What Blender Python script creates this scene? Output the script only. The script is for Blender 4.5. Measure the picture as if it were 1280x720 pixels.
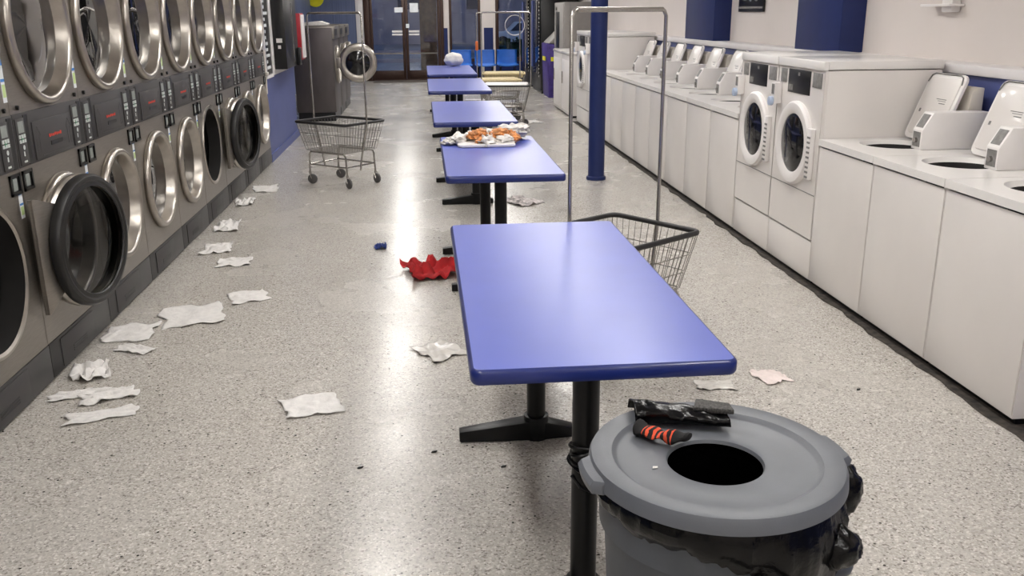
import bpy, math, random
from mathutils import Vector, Matrix, noise
PI = math.pi
for o in list(bpy.data.objects): bpy.data.objects.remove(o)
S = bpy.context.scene
C = S.collection
R = random.Random(7)

# ------------------------------------------------------------------ camera
cam_d = bpy.data.cameras.new('camera'); cam = bpy.data.objects.new('camera', cam_d); C.objects.link(cam)
cam_d.sensor_width = 36.0; cam_d.lens = 1127.67 / 1280 * 36.0; cam_d.clip_start = .05; cam_d.clip_end = 300
fw = Vector((0.08982548, 0.9523668, -0.29142556)); rt = Vector((0.99537291, -0.09586781, -0.00649039)); up = Vector((0.03411956, 0.2894941, 0.95657149))
m = Matrix(((rt.x, up.x, -fw.x, 0), (rt.y, up.y, -fw.y, 0), (rt.z, up.z, -fw.z, 1.642), (0, 0, 0, 1)))
cam.matrix_world = m
S.camera = cam

# ------------------------------------------------------------------ world, exposure
S.view_settings.view_transform = 'Standard'; S.view_settings.look = 'None'
S.view_settings.gamma = 1; S.view_settings.use_curve_mapping = False
S.view_settings.exposure = 0.0
W = bpy.data.worlds.new('dusk'); S.world = W; W.use_nodes = True
W.node_tree.nodes['Background'].inputs[0].default_value = (.46, .54, .74, 1)
W.node_tree.nodes['Background'].inputs[1].default_value = .6
LAMP = 25           # emission strength of the ceiling light diffusers
LAMP_COL = (1.0, .975, .935)
CEIL = 2.85
LIGHT_ROWS = ((-.45, 0), (1.55, 0))
LIGHT_Y = [-1.6 + 2.69 * i for i in range(10)]

# ------------------------------------------------------------------ materials
def srgb(r, g, b):
    f = lambda c: (c / 255 / 12.92) if c / 255 <= .04045 else ((c / 255 + .055) / 1.055) ** 2.4
    return (f(r), f(g), f(b), 1)
def mat(name, col, rough=.5, metal=0, spec=.5, coat=0, noise_amt=.06, noise_scale=8, bump=0, bump_scale=60, coat_rough=.08, stretch=None, emit=0, emit_col=None):
    M = bpy.data.materials.new(name); M.use_nodes = True
    nt = M.node_tree; b = nt.nodes['Principled BSDF']
    b.inputs['Roughness'].default_value = rough; b.inputs['Metallic'].default_value = metal
    b.inputs['Specular IOR Level'].default_value = spec
    b.inputs['Coat Weight'].default_value = coat; b.inputs['Coat Roughness'].default_value = coat_rough
    tc = nt.nodes.new('ShaderNodeTexCoord'); mp = nt.nodes.new('ShaderNodeMapping')
    nt.links.new(tc.outputs['Object'], mp.inputs[0])
    if stretch: mp.inputs['Scale'].default_value = stretch
    n = nt.nodes.new('ShaderNodeTexNoise'); n.inputs['Scale'].default_value = noise_scale; n.inputs['Detail'].default_value = 5
    nt.links.new(mp.outputs[0], n.inputs['Vector'])
    cr = nt.nodes.new('ShaderNodeValToRGB')
    lo = tuple(c * (1 - noise_amt * 2) for c in col[:3]) + (1,); hi = tuple(min(1, c * (1 + noise_amt)) for c in col[:3]) + (1,)
    cr.color_ramp.elements[0].position = .3; cr.color_ramp.elements[1].position = .7
    cr.color_ramp.elements[0].color = lo; cr.color_ramp.elements[1].color = hi
    nt.links.new(n.outputs['Fac'], cr.inputs[0]); nt.links.new(cr.outputs[0], b.inputs['Base Color'])
    if bump:
        n2 = nt.nodes.new('ShaderNodeTexNoise'); n2.inputs['Scale'].default_value = bump_scale; n2.inputs['Detail'].default_value = 6
        nt.links.new(mp.outputs[0], n2.inputs['Vector'])
        bp = nt.nodes.new('ShaderNodeBump'); bp.inputs['Strength'].default_value = bump; bp.inputs['Distance'].default_value = .01
        nt.links.new(n2.outputs['Fac'], bp.inputs['Height']); nt.links.new(bp.outputs[0], b.inputs['Normal'])
    if emit:
        b.inputs['Emission Strength'].default_value = emit; b.inputs['Emission Color'].default_value = emit_col or col
    return M
STEEL = mat('brushed_stainless', srgb(142, 136, 129), .38, .75, noise_amt=.05, noise_scale=12, stretch=(1, 1, 14), bump=.02)
STEEL_DARK = mat('gunmetal_panel', srgb(92, 86, 86), .4, .5, noise_amt=.08, stretch=(1, 1, .4))
RING = mat('polished_stainless', srgb(178, 172, 164), .3, 1, noise_amt=.05, noise_scale=20)
STEEL_SIDE = mat('dull_steel', srgb(120, 110, 104), .45, .6, noise_amt=.08, stretch=(1, 1, .4))
DRUM = mat('dark_drum', srgb(48, 47, 46), .6, .3, noise_amt=.2, noise_scale=30)
PIT = mat('near_black_drum', srgb(22, 20, 19), .8, 0)  # near-black colour for the open drums and washer tubs
PANEL = mat('charcoal_panel', srgb(58, 56, 57), .5, noise_amt=.04)
PANEL2 = mat('charcoal_panel_light', srgb(72, 70, 70), .5, noise_amt=.04)
KICK = mat('charcoal_kick', srgb(58, 57, 57), .45, noise_amt=.1)
BLACK = mat('black_plastic', srgb(14, 14, 15), .35)
IRON = mat('black_powdercoat', srgb(9, 9, 10), .38, spec=.3, noise_amt=.2, noise_scale=50)
RUB = mat('black_rubber', srgb(24, 23, 23), .42)
RED = mat('red_print', srgb(196, 56, 40), .5)
LCD = mat('lcd_grey', srgb(140, 146, 142), .3, noise_scale=60)
WBTN = mat('white_button', srgb(200, 206, 204), .4)
GBTN = mat('green_button', srgb(52, 120, 84), .4)
STK_W = mat('sticker_white', srgb(228, 232, 236), .5)
STK_B = mat('sticker_blue', srgb(60, 130, 205), .5)
STK_G = mat('sticker_green', srgb(196, 218, 150), .5)
WHITE = mat('white_enamel', srgb(226, 221, 217), .34, coat=.3, noise_amt=.015, noise_scale=3)
WHITE2 = mat('white_enamel_top', srgb(236, 233, 230), .28, coat=.4, noise_amt=.015, noise_scale=3)
CREAM = mat('cream_plastic', srgb(214, 207, 196), .45, noise_amt=.03)
WPLAS = mat('white_plastic', srgb(232, 228, 226), .4, noise_amt=.02)
GREYP = mat('grey_recess', srgb(128, 126, 124), .55, noise_amt=.15, noise_scale=40)
DGLASS = mat('dark_door_glass', srgb(16, 16, 18), .08, spec=.6)
WALL = mat('white_wall_paint', srgb(219, 211, 206), .7, noise_amt=.02, noise_scale=2, bump=.03, bump_scale=200)
CAP = mat('white_trim_paint', srgb(226, 222, 222), .45, noise_amt=.02)
BLUEW = mat('blue_wall_paint', srgb(76, 86, 138), .5, noise_amt=.05, noise_scale=3)
NAVY = mat('navy_paint', srgb(30, 44, 96), .45, spec=.35, noise_amt=.05)
GREYBLUE = mat('grey_blue_siding', srgb(100, 112, 146), .5, noise_amt=.12, noise_scale=3, stretch=(20, 1, .3))
CEILM = mat('ceiling_tile', srgb(222, 218, 210), .8, noise_amt=.05, noise_scale=60)
BROWN = mat('bronze_aluminium', srgb(62, 42, 34), .4, .3)
TOPB = mat('blue_laminate', srgb(80, 95, 186), .36, coat=.45, coat_rough=.3, noise_amt=.03, noise_scale=4)
EDGEB = mat('navy_edge_band', srgb(26, 42, 112), .33, coat=.2)
CHROME = mat('chrome_tube', srgb(176, 172, 168), .25, .95)
WIRE = mat('zinc_wire', srgb(150, 147, 142), .35, .85)
CARTBLK = mat('black_vinyl_bumper', srgb(30, 29, 31), .5)
TAN = mat('tan_liner', srgb(205, 188, 146), .7, noise_amt=.1, noise_scale=30)
GREYCAN = mat('grey_polyethylene', srgb(98, 101, 107), .42, noise_amt=.05, noise_scale=10, bump=.05, bump_scale=300)
GREYBODY = mat('grey_polyethylene_body', srgb(78, 82, 88), .5, noise_amt=.05, noise_scale=10, bump=.05, bump_scale=300)
BAG = mat('black_bin_liner', srgb(5, 5, 6), .2, spec=.28, noise_amt=.2, bump=.4, bump_scale=28)
PAPER = mat('dryer_sheet', srgb(224, 221, 218), .8, noise_amt=.05, noise_scale=30, bump=.3, bump_scale=60)
CHAIRB = mat('bright_blue_plastic', srgb(36, 110, 205), .4)
PURPLE = mat('purple_plastic', srgb(66, 46, 130), .5, noise_amt=.2, noise_scale=12)
YELL = mat('yellow_print', srgb(238, 232, 40), .5)
GREYM = mat('grey_cabinet', srgb(150, 146, 142), .5, noise_amt=.04)
REDP = mat('red_enamel', srgb(170, 28, 44), .4)
ORNG = mat('orange_food', srgb(222, 146, 84), .6, noise_amt=.35, noise_scale=30)
ASPH = mat('outdoor_asphalt', srgb(104, 118, 142), .35, noise_amt=.3, noise_scale=.5, stretch=(1, .3, 1))
OUTW = mat('outdoor_wall', srgb(176, 164, 172), .8, noise_amt=.1, noise_scale=1)
OUTD = mat('outdoor_dark', srgb(60, 62, 78), .6)
HEDGE = mat('hedge_green', srgb(34, 60, 40), .9, noise_amt=.5, noise_scale=8)
OBROWN = mat('brown_brick', srgb(132, 98, 70), .8, noise_amt=.2, noise_scale=10)
CARW = mat('car_paint', srgb(200, 208, 222), .3)
TIRE = mat('grey_caster_rubber', srgb(86, 84, 84), .6)

def glass_mat(name, tint, f=1.0, ior=1.6):
    M = bpy.data.materials.new(name); M.use_nodes = True; nt = M.node_tree; nt.nodes.clear()
    out = nt.nodes.new('ShaderNodeOutputMaterial'); mx = nt.nodes.new('ShaderNodeMixShader')
    tr = nt.nodes.new('ShaderNodeBsdfTransparent'); tr.inputs[0].default_value = tint
    gl = nt.nodes.new('ShaderNodeBsdfGlossy'); gl.inputs['Roughness'].default_value = .02; gl.inputs['Color'].default_value = (f, f, f, 1)
    fr = nt.nodes.new('ShaderNodeFresnel'); fr.inputs['IOR'].default_value = ior
    nt.links.new(fr.outputs[0], mx.inputs[0]); nt.links.new(tr.outputs[0], mx.inputs[1]); nt.links.new(gl.outputs[0], mx.inputs[2])
    nt.links.new(mx.outputs[0], out.inputs[0]); return M
GLASS = glass_mat('smoked_door_glass', (.24, .25, .26, 1), .36, 1.4)
PANE = glass_mat('window_glass', (.85, .9, .95, 1))

def floor_mat():
    M = bpy.data.materials.new('speckled_epoxy'); M.use_nodes = True; nt = M.node_tree; b = nt.nodes['Principled BSDF']
    N = nt.nodes.new; L = nt.links.new
    tc = N('ShaderNodeTexCoord')
    def vor(scale):
        v = N('ShaderNodeTexVoronoi'); v.inputs['Scale'].default_value = scale; L(tc.outputs['Object'], v.inputs['Vector']); return v
    v = vor(150)
    sep = N('ShaderNodeSeparateColor'); L(v.outputs['Color'], sep.inputs[0])
    cr = N('ShaderNodeValToRGB'); e = cr.color_ramp; e.interpolation = 'CONSTANT'
    e.elements[0].position = 0; e.elements[0].color = srgb(138, 132, 126)
    e.elements[1].position = .075; e.elements[1].color = srgb(170, 165, 158)
    for p, c in ((.3, (184, 179, 172)), (.62, (195, 190, 183)), (.9, (214, 210, 204))):
        x = e.elements.new(p); x.color = srgb(*c)
    L(sep.outputs[0], cr.inputs[0])
    v2 = vor(60); sep2 = N('ShaderNodeSeparateColor'); L(v2.outputs['Color'], sep2.inputs[0])
    gt = N('ShaderNodeMath'); gt.operation = 'GREATER_THAN'; gt.inputs[1].default_value = .965; L(sep2.outputs[1], gt.inputs[0])
    lt = N('ShaderNodeMath'); lt.operation = 'LESS_THAN'; lt.inputs[1].default_value = .28; L(v2.outputs['Distance'], lt.inputs[0])
    mu = N('ShaderNodeMath'); mu.operation = 'MULTIPLY'; L(gt.outputs[0], mu.inputs[0]); L(lt.outputs[0], mu.inputs[1])
    mx = N('ShaderNodeMix'); mx.data_type = 'RGBA'; L(mu.outputs[0], mx.inputs[0]); L(cr.outputs[0], mx.inputs[6]); mx.inputs[7].default_value = srgb(52, 48, 46)
    n = N('ShaderNodeTexNoise'); n.inputs['Scale'].default_value = 1.3; n.inputs['Detail'].default_value = 6; L(tc.outputs['Object'], n.inputs['Vector'])
    cr2 = N('ShaderNodeValToRGB'); cr2.color_ramp.elements[0].position = .3; cr2.color_ramp.elements[0].color = (.93, .925, .92, 1); cr2.color_ramp.elements[1].position = .65; cr2.color_ramp.elements[1].color = (1, 1, 1, 1)
    L(n.outputs['Fac'], cr2.inputs[0])
    m2 = N('ShaderNodeMix'); m2.data_type = 'RGBA'; m2.blend_type = 'MULTIPLY'; m2.inputs[0].default_value = 1; L(mx.outputs[2], m2.inputs[6]); L(cr2.outputs[0], m2.inputs[7])
    L(m2.outputs[2], b.inputs['Base Color'])
    cr3 = N('ShaderNodeMapRange'); cr3.inputs[1].default_value = .3; cr3.inputs[2].default_value = .7; cr3.inputs[3].default_value = .22; cr3.inputs[4].default_value = .30
    L(n.outputs['Fac'], cr3.inputs[0]); L(cr3.outputs[0], b.inputs['Roughness'])
    b.inputs['Specular IOR Level'].default_value = .5
    n3 = N('ShaderNodeTexNoise'); n3.inputs['Scale'].default_value = 35; L(tc.outputs['Object'], n3.inputs['Vector'])
    bp = N('ShaderNodeBump'); bp.inputs['Strength'].default_value = .05; bp.inputs['Distance'].default_value = .01; L(n3.outputs['Fac'], bp.inputs['Height']); L(bp.outputs[0], b.inputs['Normal'])
    return M
FLOOR = floor_mat()
def sock_mat():
    M = bpy.data.materials.new('striped_sock_knit'); M.use_nodes = True; nt = M.node_tree; b = nt.nodes['Principled BSDF']
    N = nt.nodes.new; L = nt.links.new
    tc = N('ShaderNodeTexCoord'); sx = N('ShaderNodeSeparateXYZ'); L(tc.outputs['Object'], sx.inputs[0])
    w = N('ShaderNodeTexWave'); w.inputs['Scale'].default_value = 22; w.inputs['Distortion'].default_value = 3.5; w.inputs['Detail Scale'].default_value = 1.5; L(tc.outputs['Object'], w.inputs['Vector'])
    g = N('ShaderNodeMath'); g.operation = 'GREATER_THAN'; g.inputs[1].default_value = .52; L(w.outputs['Fac'], g.inputs[0])
    a = N('ShaderNodeMath'); a.operation = 'COMPARE'; a.inputs[1].default_value = 0.0; a.inputs[2].default_value = .034; L(sx.outputs[0], a.inputs[0])
    mu = N('ShaderNodeMath'); mu.operation = 'MULTIPLY'; L(g.outputs[0], mu.inputs[0]); L(a.outputs[0], mu.inputs[1])
    mx = N('ShaderNodeMix'); mx.data_type = 'RGBA'; mx.inputs[6].default_value = srgb(20, 19, 20); mx.inputs[7].default_value = srgb(206, 78, 48); L(mu.outputs[0], mx.inputs[0])
    L(mx.outputs[2], b.inputs['Base Color']); b.inputs['Roughness'].default_value = .9
    return M

# ------------------------------------------------------------------ mesh builder
class MB:
    def __init__(s): s.v = []; s.f = []
    def add(s, vs, fs):
        k = len(s.v); s.v += [Vector(v) for v in vs]; s.f += [tuple(i + k for i in f) for f in fs]; return s
    def box(s, x0, x1, y0, y1, z0, z1, M=None):
        vs = [Vector((x, y, z)) for x in (x0, x1) for y in (y0, y1) for z in (z0, z1)]
        if M: vs = [M @ v for v in vs]
        return s.add(vs, [(0, 1, 3, 2), (4, 6, 7, 5), (0, 4, 5, 1), (2, 3, 7, 6), (0, 2, 6, 4), (1, 5, 7, 3)])
    def prism(s, poly, axis, a0, a1):
        n = len(poly); vs = []
        for a in (a0, a1):
            for p, q in poly:
                vs.append({'x': (a, p, q), 'y': (p, a, q), 'z': (p, q, a)}[axis])
        fs = [tuple(range(n))[::-1], tuple(range(n, 2 * n))] + [(i, (i + 1) % n, n + (i + 1) % n, n + i) for i in range(n)]
        return s.add(vs, fs)
    def lathe(s, prof, c=(0, 0, 0), axis='z', n=48, closed=False):
        c = Vector(c); vs = []; m_ = len(prof)
        for i in range(n):
            a = 2 * PI * i / n; co, si = math.cos(a), math.sin(a)
            for r, h in prof:
                vs.append(c + {'z': Vector((r * co, r * si, h)), 'x': Vector((h, r * co, r * si)), 'y': Vector((r * co, h, r * si))}[axis])
        fs = []
        for i in range(n):
            j = (i + 1) % n
            for k in range(m_ if closed else m_ - 1):
                l = (k + 1) % m_
                fs.append((i * m_ + k, j * m_ + k, j * m_ + l, i * m_ + l))
        return s.add(vs, fs)
    def disc(s, r, h, c=(0, 0, 0), axis='z', n=48):
        return s.lathe([(r, h), (.0005, h)], c, axis, n)
    def tube(s, pts, r, n=8, closed=False, caps=True):
        P = [Vector(p) for p in pts]; m_ = len(P); k0 = len(s.v); rr = r if isinstance(r, (list, tuple)) else [r] * m_
        nrm = None; vs = []
        for i, p in enumerate(P):
            if closed: t = (P[(i + 1) % m_] - P[i - 1])
            else: t = P[min(i + 1, m_ - 1)] - P[max(i - 1, 0)]
            t.normalize()
            if nrm is None:
                nrm = t.orthogonal().normalized()
            else:
                nrm = (nrm - t * nrm.dot(t))
                if nrm.length < 1e-5: nrm = t.orthogonal()
                nrm.normalize()
            b = t.cross(nrm)
            for j in range(n):
                a = 2 * PI * j / n; vs.append(p + (nrm * math.cos(a) + b * math.sin(a)) * rr[i])
        fs = []
        for i in range(m_ if closed else m_ - 1):
            i2 = (i + 1) % m_
            for j in range(n):
                j2 = (j + 1) % n; fs.append((i * n + j, i * n + j2, i2 * n + j2, i2 * n + j))
        if not closed and caps: fs += [tuple(range(n))[::-1], tuple(range((m_ - 1) * n, m_ * n))]
        return s.add(vs, fs)
    def cyl(s, p0, p1, r, n=16): return s.tube([p0, p1], r, n)
    def plate_hole(s, x, y0, y1, z0, z1, cy, cz, r, n=64):
        vs = []; fs = []
        for i in range(n):
            a = 2 * PI * i / n; co, si = math.cos(a), math.sin(a)
            t = min([((y1 - cy) / co) if co > 1e-6 else 9, ((y0 - cy) / co) if co < -1e-6 else 9, ((z1 - cz) / si) if si > 1e-6 else 9, ((z0 - cz) / si) if si < -1e-6 else 9])
            vs += [(x, cy + r * co, cz + r * si), (x, cy + t * co, cz + t * si)]
        for i in range(n):
            j = (i + 1) % n; fs.append((2 * i, 2 * i + 1, 2 * j + 1, 2 * j))
        # corners
        k = len(vs); cs = [(y1, z1), (y0, z1), (y0, z0), (y1, z0)]
        for (yy, zz) in cs: vs.append((x, yy, zz))
        for ci, (yy, zz) in enumerate(cs):
            ang = math.atan2(zz - cz, yy - cy) % (2 * PI); i = int(ang / (2 * PI) * n) % n; j = (i + 1) % n
            fs.append((2 * i + 1, k + ci, 2 * j + 1))
        return s.add(vs, fs)
    def build(s, name, m_, parent=None, smooth=False, bevel=0, seg=2, loc=None, rot=None):
        me = bpy.data.meshes.new(name); me.from_pydata([tuple(v) for v in s.v], [], s.f); me.validate()
        import bmesh
        bm = bmesh.new(); bm.from_mesh(me); bmesh.ops.recalc_face_normals(bm, faces=bm.faces)
        if bevel:
            es = [e for e in bm.edges if len(e.link_faces) == 2 and e.calc_face_angle(0) > .5]
            bmesh.ops.bevel(bm, geom=es, offset=bevel, segments=seg, affect='EDGES', profile=.5, clamp_overlap=True)
        bm.to_mesh(me); bm.free()
        me.materials.append(m_)
        if smooth or bevel:
            for p in me.polygons: p.use_smooth = True
            try: me.set_sharp_from_angle(angle=math.radians(38))
            except Exception: pass
        o = bpy.data.objects.new(name, me); C.objects.link(o)
        if parent: o.parent = parent
        if loc: o.location = loc
        if rot: o.rotation_euler = rot
        return o
def thing(name, label, cat, loc=(0, 0, 0), rz=0, group=None):
    o = bpy.data.objects.new(name, None); C.objects.link(o); o.empty_display_size = .1
    o.location = loc; o.rotation_euler = (0, 0, rz); o['label'] = label; o['category'] = cat
    if group: o['group'] = group
    return o
def tag(o, label, cat, group=None, kind=None):
    o['label'] = label; o['category'] = cat
    if group: o['group'] = group
    if kind: o['kind'] = kind
    return o
def struct(o):
    o['kind'] = 'structure'; return o
KIDS = {}
def copy_tree(o, parent=None, top=None):
    src = [x for x in bpy.data.objects if x.parent == o]
    c = o.copy(); C.objects.link(c)
    if parent: c.parent = parent
    for ch in src: copy_tree(ch, c)
    return c

# ------------------------------------------------------------------ the room
YB, YF = 24.0, -3.0      # back wall, wall behind the camera
XLW, XRW = -2.75, 3.32
XL, XR = -1.78, 2.35     # fronts of dryers / washers
struct(MB().box(XLW, XRW, YF, YB, -.1, 0).build('floor', FLOOR))
struct(MB().box(XLW - .1, XRW + .1, YF - .1, YB + .1, CEIL, CEIL + .1).build('ceiling', CEILM))
struct(MB().box(XLW - .1, XLW, YF, YB, 0, CEIL).build('wall_left', GREYBLUE))
struct(MB().box(XLW, XRW, YF - .1, YF, 0, CEIL).build('wall_front', WALL))
struct(MB().box(XRW, XRW + .1, YF, YB, 0, CEIL).build('wall_right', WALL))
# low ledge wall behind the washers
struct(MB().box(3.14, XRW, YF, 15.9, 0, 1.285).build('wall_right_lower', BLUEW))
struct(MB().box(3.11, XRW, YF, 15.9, 1.285, 1.34).build('trim_1', CAP, bevel=.006))
# blue wall that carries on the line of the dryers
struct(MB().box(XLW, XL - .02, 10.68, 13.15, 0, CEIL).build('wall_left_partition', BLUEW))
# wall above the dryers
struct(MB().box(XLW, XL - .03, YF, 10.68, 2.12, CEIL).build('wall_left_bulkhead', WALL))
struct(MB().box(XL - .015, XL + .005, 10.69, 13.15, 0, .09).build('baseboard_left', BLUEW))
# corner strip at dryer end
c1 = MB(); c1.box(XL - .02, XL + .012, 10.665, 10.70, .78, 1.26); c1.box(XL - .02, XL + .03, 10.665, 10.76, .98, 1.02)
tag(c1.build('conduit', CREAM, bevel=.004), 'beige conduit strip up the corner where the dryers meet the blue wall', 'conduit')
# pilasters on the right wall
for i, (y0, y1) in enumerate(((6.78, 7.62), (9.86, 10.95))):
    struct(MB().box(3.13, XRW, y0, y1, 1.34, CEIL).build('trim_%d' % (i + 2), NAVY, bevel=.004))
# back wall with its openings
bw = MB()
bw.box(XLW, -1.64, YB, YB + .15, 0, CEIL)
struct(bw.build('wall_back_left', GREYBLUE))
b = MB(); b.box(-1.64, -1.45, YB - .02, YB + .15, .0, CEIL)
struct(b.build('trim_4', CAP, bevel=.004))
struct(MB().box(-1.62, -1.47, YB - .03, YB - .021, 0, .95).build('trim_5', NAVY))
b = MB(); b.box(-1.45, .56, YB, YB + .12, 2.25, CEIL); b.box(.56, .70, YB, YB + .15, 0, CEIL)
b.box(.70, 1.50, YB, YB + .15, 0, .45); b.box(.70, 1.50, YB, YB + .15, 2.35, CEIL)
b.box(1.50, 1.88, YB, YB + .15, 0, CEIL); b.box(1.88, 3.1, YB, YB + .15, 0, .45); b.box(1.88, 3.1, YB, YB + .15, 2.35, CEIL); b.box(3.1, XRW, YB, YB + .15, 0, CEIL)
struct(b.build('wall_back', WALL))
b = MB(); b.box(.56, .655, YB - .012, YB, 0, 1.29); b.box(1.585, 1.82, YB - .012, YB, 0, 1.29)
b.box(.70, 1.50, YB - .012, YB, 0, .45); b.box(1.88, 3.1, YB - .012, YB, 0, .45)
struct(b.build('trim_6', NAVY))
def pane_frame(name, x0, x1, z0, z1, w, m_):
    f = MB()
    f.box(x0, x0 + w, YB - .02, YB + .06, z0, z1); f.box(x1 - w, x1, YB - .02, YB + .06, z0, z1)
    f.box(x0 + w, x1 - w, YB - .02, YB + .06, z0, z0 + w * 1.2); f.box(x0 + w, x1 - w, YB - .02, YB + .06, z1 - w, z1)
    o = f.build(name, m_, bevel=.003); struct(o)
    MB().box(x0 + w, x1 - w, YB + .015, YB + .025, z0 + w * 1.2, z1 - w).build('window_glass', PANE, o)
    return o
pane_frame('window_1', .70, 1.50, .45, 2.35, .065, BROWN)
pane_frame('window_2', 1.88, 3.1, .45, 2.35, .085, BROWN)
fr = MB(); fr.box(-1.45, -1.31, YB - .04, YB + .08, 0, 2.25); fr.box(.475, .56, YB - .04, YB + .08, 0, 2.25); fr.box(-1.31, .475, YB - .04, YB + .08, 2.17, 2.25); fr.box(-1.31, .475, YB - .04, YB + .08, 0, .03)
struct(fr.build('trim_7', BROWN, bevel=.004))
for i, (x0, x1) in enumerate(((-1.305, -.42), (-.415, .47))):
    d = MB(); w = .075
    d.box(x0, x0 + w, YB - .03, YB + .03, .03, 2.165); d.box(x1 - w, x1, YB - .03, YB + .03, .03, 2.165)
    d.box(x0 + w, x1 - w, YB - .03, YB + .03, .03, .25); d.box(x0 + w, x1 - w, YB - .03, YB + .03, 2.07, 2.165)
    o = struct(d.build('door_%d' % (i + 1), BROWN, bevel=.003))
    MB().box(x0 + w, x1 - w, YB - .005, YB + .005, .25, 2.07).build('door_glass', PANE, o)
    MB().box(x0 + w, x1 - w, YB - .055, YB - .032, .66, .69).build('push_bar', STEEL, o)
    pl = MB(); xc = x1 - .20 if i == 0 else x0 + .22; pl.box(xc - .13, xc + .13, YB - .05, YB - .032, 1.19, 1.24); pl.box(xc - .13, xc + .13, YB - .05, YB - .032, 1.12, 1.165)
    pl.build('push_plate', WPLAS, o)
    n_ = MB(); n_.box(xc - .05 - i * .04, xc + .16 - i * .04, YB - .034, YB - .0305, 1.68, 1.80 + i * .1)
    if i == 1: n_.box(x0 + .02, x0 + .10, YB - .034, YB - .0305, 1.30, 1.40)
    n_.build('paper_notice', STK_W, o)
tag(MB().box(-1.25, .45, YB - .75, YB - .1, .001, .012).build('door_mat', mat('mat', srgb(96, 88, 82), .9, noise_amt=.2, noise_scale=60), bevel=.003), 'grey-brown entrance mat lying inside the glass doors', 'mat')

# outdoors at dusk
b = MB(); b.box(-40, 40, YB + .2, YB + 70, -.25, -.15); struct(b.build('ground_outside', ASPH))
b = MB(); b.box(-30, 30, YB + 34, YB + 40, -.15, 7)
o = b.build('building', OUTW); tag(o, 'pale grey building across the street beyond the windows', 'building')
for k in range(7):
    MB().box(-14 + k * 4.2, -12 + k * 4.2, YB + 33.9, YB + 33.99, 1.9, 3.2).build('window', OUTD, o)
kb = MB(); kb.box(-20, 30, YB + 12, YB + 12.2, -.15, -.02); kb.box(-20, 30, YB + 20, YB + 20.15, -.15, .0)
tag(kb.build('curb', OUTW), 'pale curb lines across the dark street outside', 'curb')
tag(MB().box(-.05, .42, YB + 2.2, YB + 2.7, -.15, 4).build('brick_pillar', OBROWN), 'brown brick pillar just outside the right door leaf', 'pillar')
h = MB()
for k in range(260):
    c = Vector((R.uniform(2.1, 3.9), YB + R.uniform(3.4, 4.1), R.uniform(-.1, .9))); q = R.uniform(.06, .12)
    d = Vector((R.uniform(-1, 1), R.uniform(-1, 1), R.uniform(-1, 1))).normalized(); e = d.orthogonal().normalized() * q; g = d.cross(e).normalized() * q
    h.add([c + e, c + g, c - e, c - g], [(0, 1, 2, 3)])
h.box(2.1, 3.9, YB + 3.5, YB + 4, -.15, .82)
tag(h.build('hedge', HEDGE), 'low dark green hedge outside the right window', 'hedge')
def car(x, y, label):
    t = thing('parked_car', label, 'car', (x, y, -.15))
    MB().prism([(-2.1, .25), (-2.15, .6), (-1.9, .8), (-1.1, .88), (-.6, 1.35), (.7, 1.38), (1.35, .92), (2.0, .8), (2.15, .5), (2.1, .25)], 'y', -.8, .8).build('body', CARW, t, bevel=.06)
    MB().prism([(-.95, .9), (-.55, 1.28), (.65, 1.3), (1.15, .92)], 'y', -.82, .82).build('side_window', OUTD, t)
    for sx in (-1.35, 1.35):
        for sy in (-.75, .75):
            MB().cyl((sx, sy - .1, .32), (sx, sy + .1, .32), .32, 24).build('wheel', BLACK, t)
car(5.6, YB + 26, 'pale car parked across the street, seen through the right window')

# ------------------------------------------------------------------ ceiling lights
EMIT = mat('light_diffuser', (1, 1, 1, 1), .5, emit=LAMP, emit_col=LAMP_COL + (1,), noise_amt=0)
for (x, _) in LIGHT_ROWS:
    for i, y in enumerate(LIGHT_Y):
        t = thing('ceiling_light', 'long fluorescent ceiling light above the tables', 'ceiling light', (x, y, CEIL - .005), 0, 'fluorescent ceiling lights')
        f = MB(); f.box(-.17, -.15, -.63, .63, -.06, 0); f.box(.15, .17, -.63, .63, -.06, 0); f.box(-.15, .15, -.63, -.61, -.06, 0); f.box(-.15, .15, .61, .63, -.06, 0); f.box(-.15, .15, -.61, .61, -.012, 0)
        f.build('frame', CAP, t); MB().box(-.148, .148, -.608, .608, -.05, -.03).build('diffuser', EMIT, t)

# ------------------------------------------------------------------ stacked dryers
PW = .8155
def ring_door(R_, parent, name='door', hinge_off=.045):
    """door with its hinge on the local z axis; disc centre at (0,-(R+off),0)"""
    c = (0, -(R_ + hinge_off), 0)
    d = MB(); r = R_
    d.lathe([(r, .0), (r + .004, .012), (r, .026), (r - .010, .036), (r - .022, .038), (r - .032, .033), (r - .038, .022), (r - .048, -.028), (r - .058, -.05), (r - .03, -.055), (r - .012, -.01)], c, 'x', 64, closed=True)
    o = d.build(name, RING, parent, smooth=True)
    g = MB(); g.lathe([(r - .048, -.030), (r - .06, -.034), (.16, -.038), (.0005, -.040)], c, 'x', 48)
    g.build('door_glass', GLASS, o, smooth=True)
    k = MB(); k.lathe([(r - .012, -.008), (r + .002, -.02), (r + .002, -.045), (r - .010, -.062), (r - .026, -.066), (r - .036, -.06), (r - .054, -.064), (r - .058, -.058), (r - .03, -.05)], c, 'x', 64, closed=True)
    k.build('gasket', RUB, o, smooth=True)
    return o
def hinge_plate(o, R_):
    k = MB(); k.prism([(-.16, -.17), (.0, -.26), (.02, -.26), (.02, .27), (.0, .27), (-.16, .22)], 'x', -.012, .0); k.cyl((.004, .01, -.26), (.004, .01, .27), .011)
    k.build('hinge_plate', STEEL, o, bevel=.002)
UR, LR = .355, .318
UZ, LZ = 1.604, .60
UZ0, UZ1 = 1.235, 1.985
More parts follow.
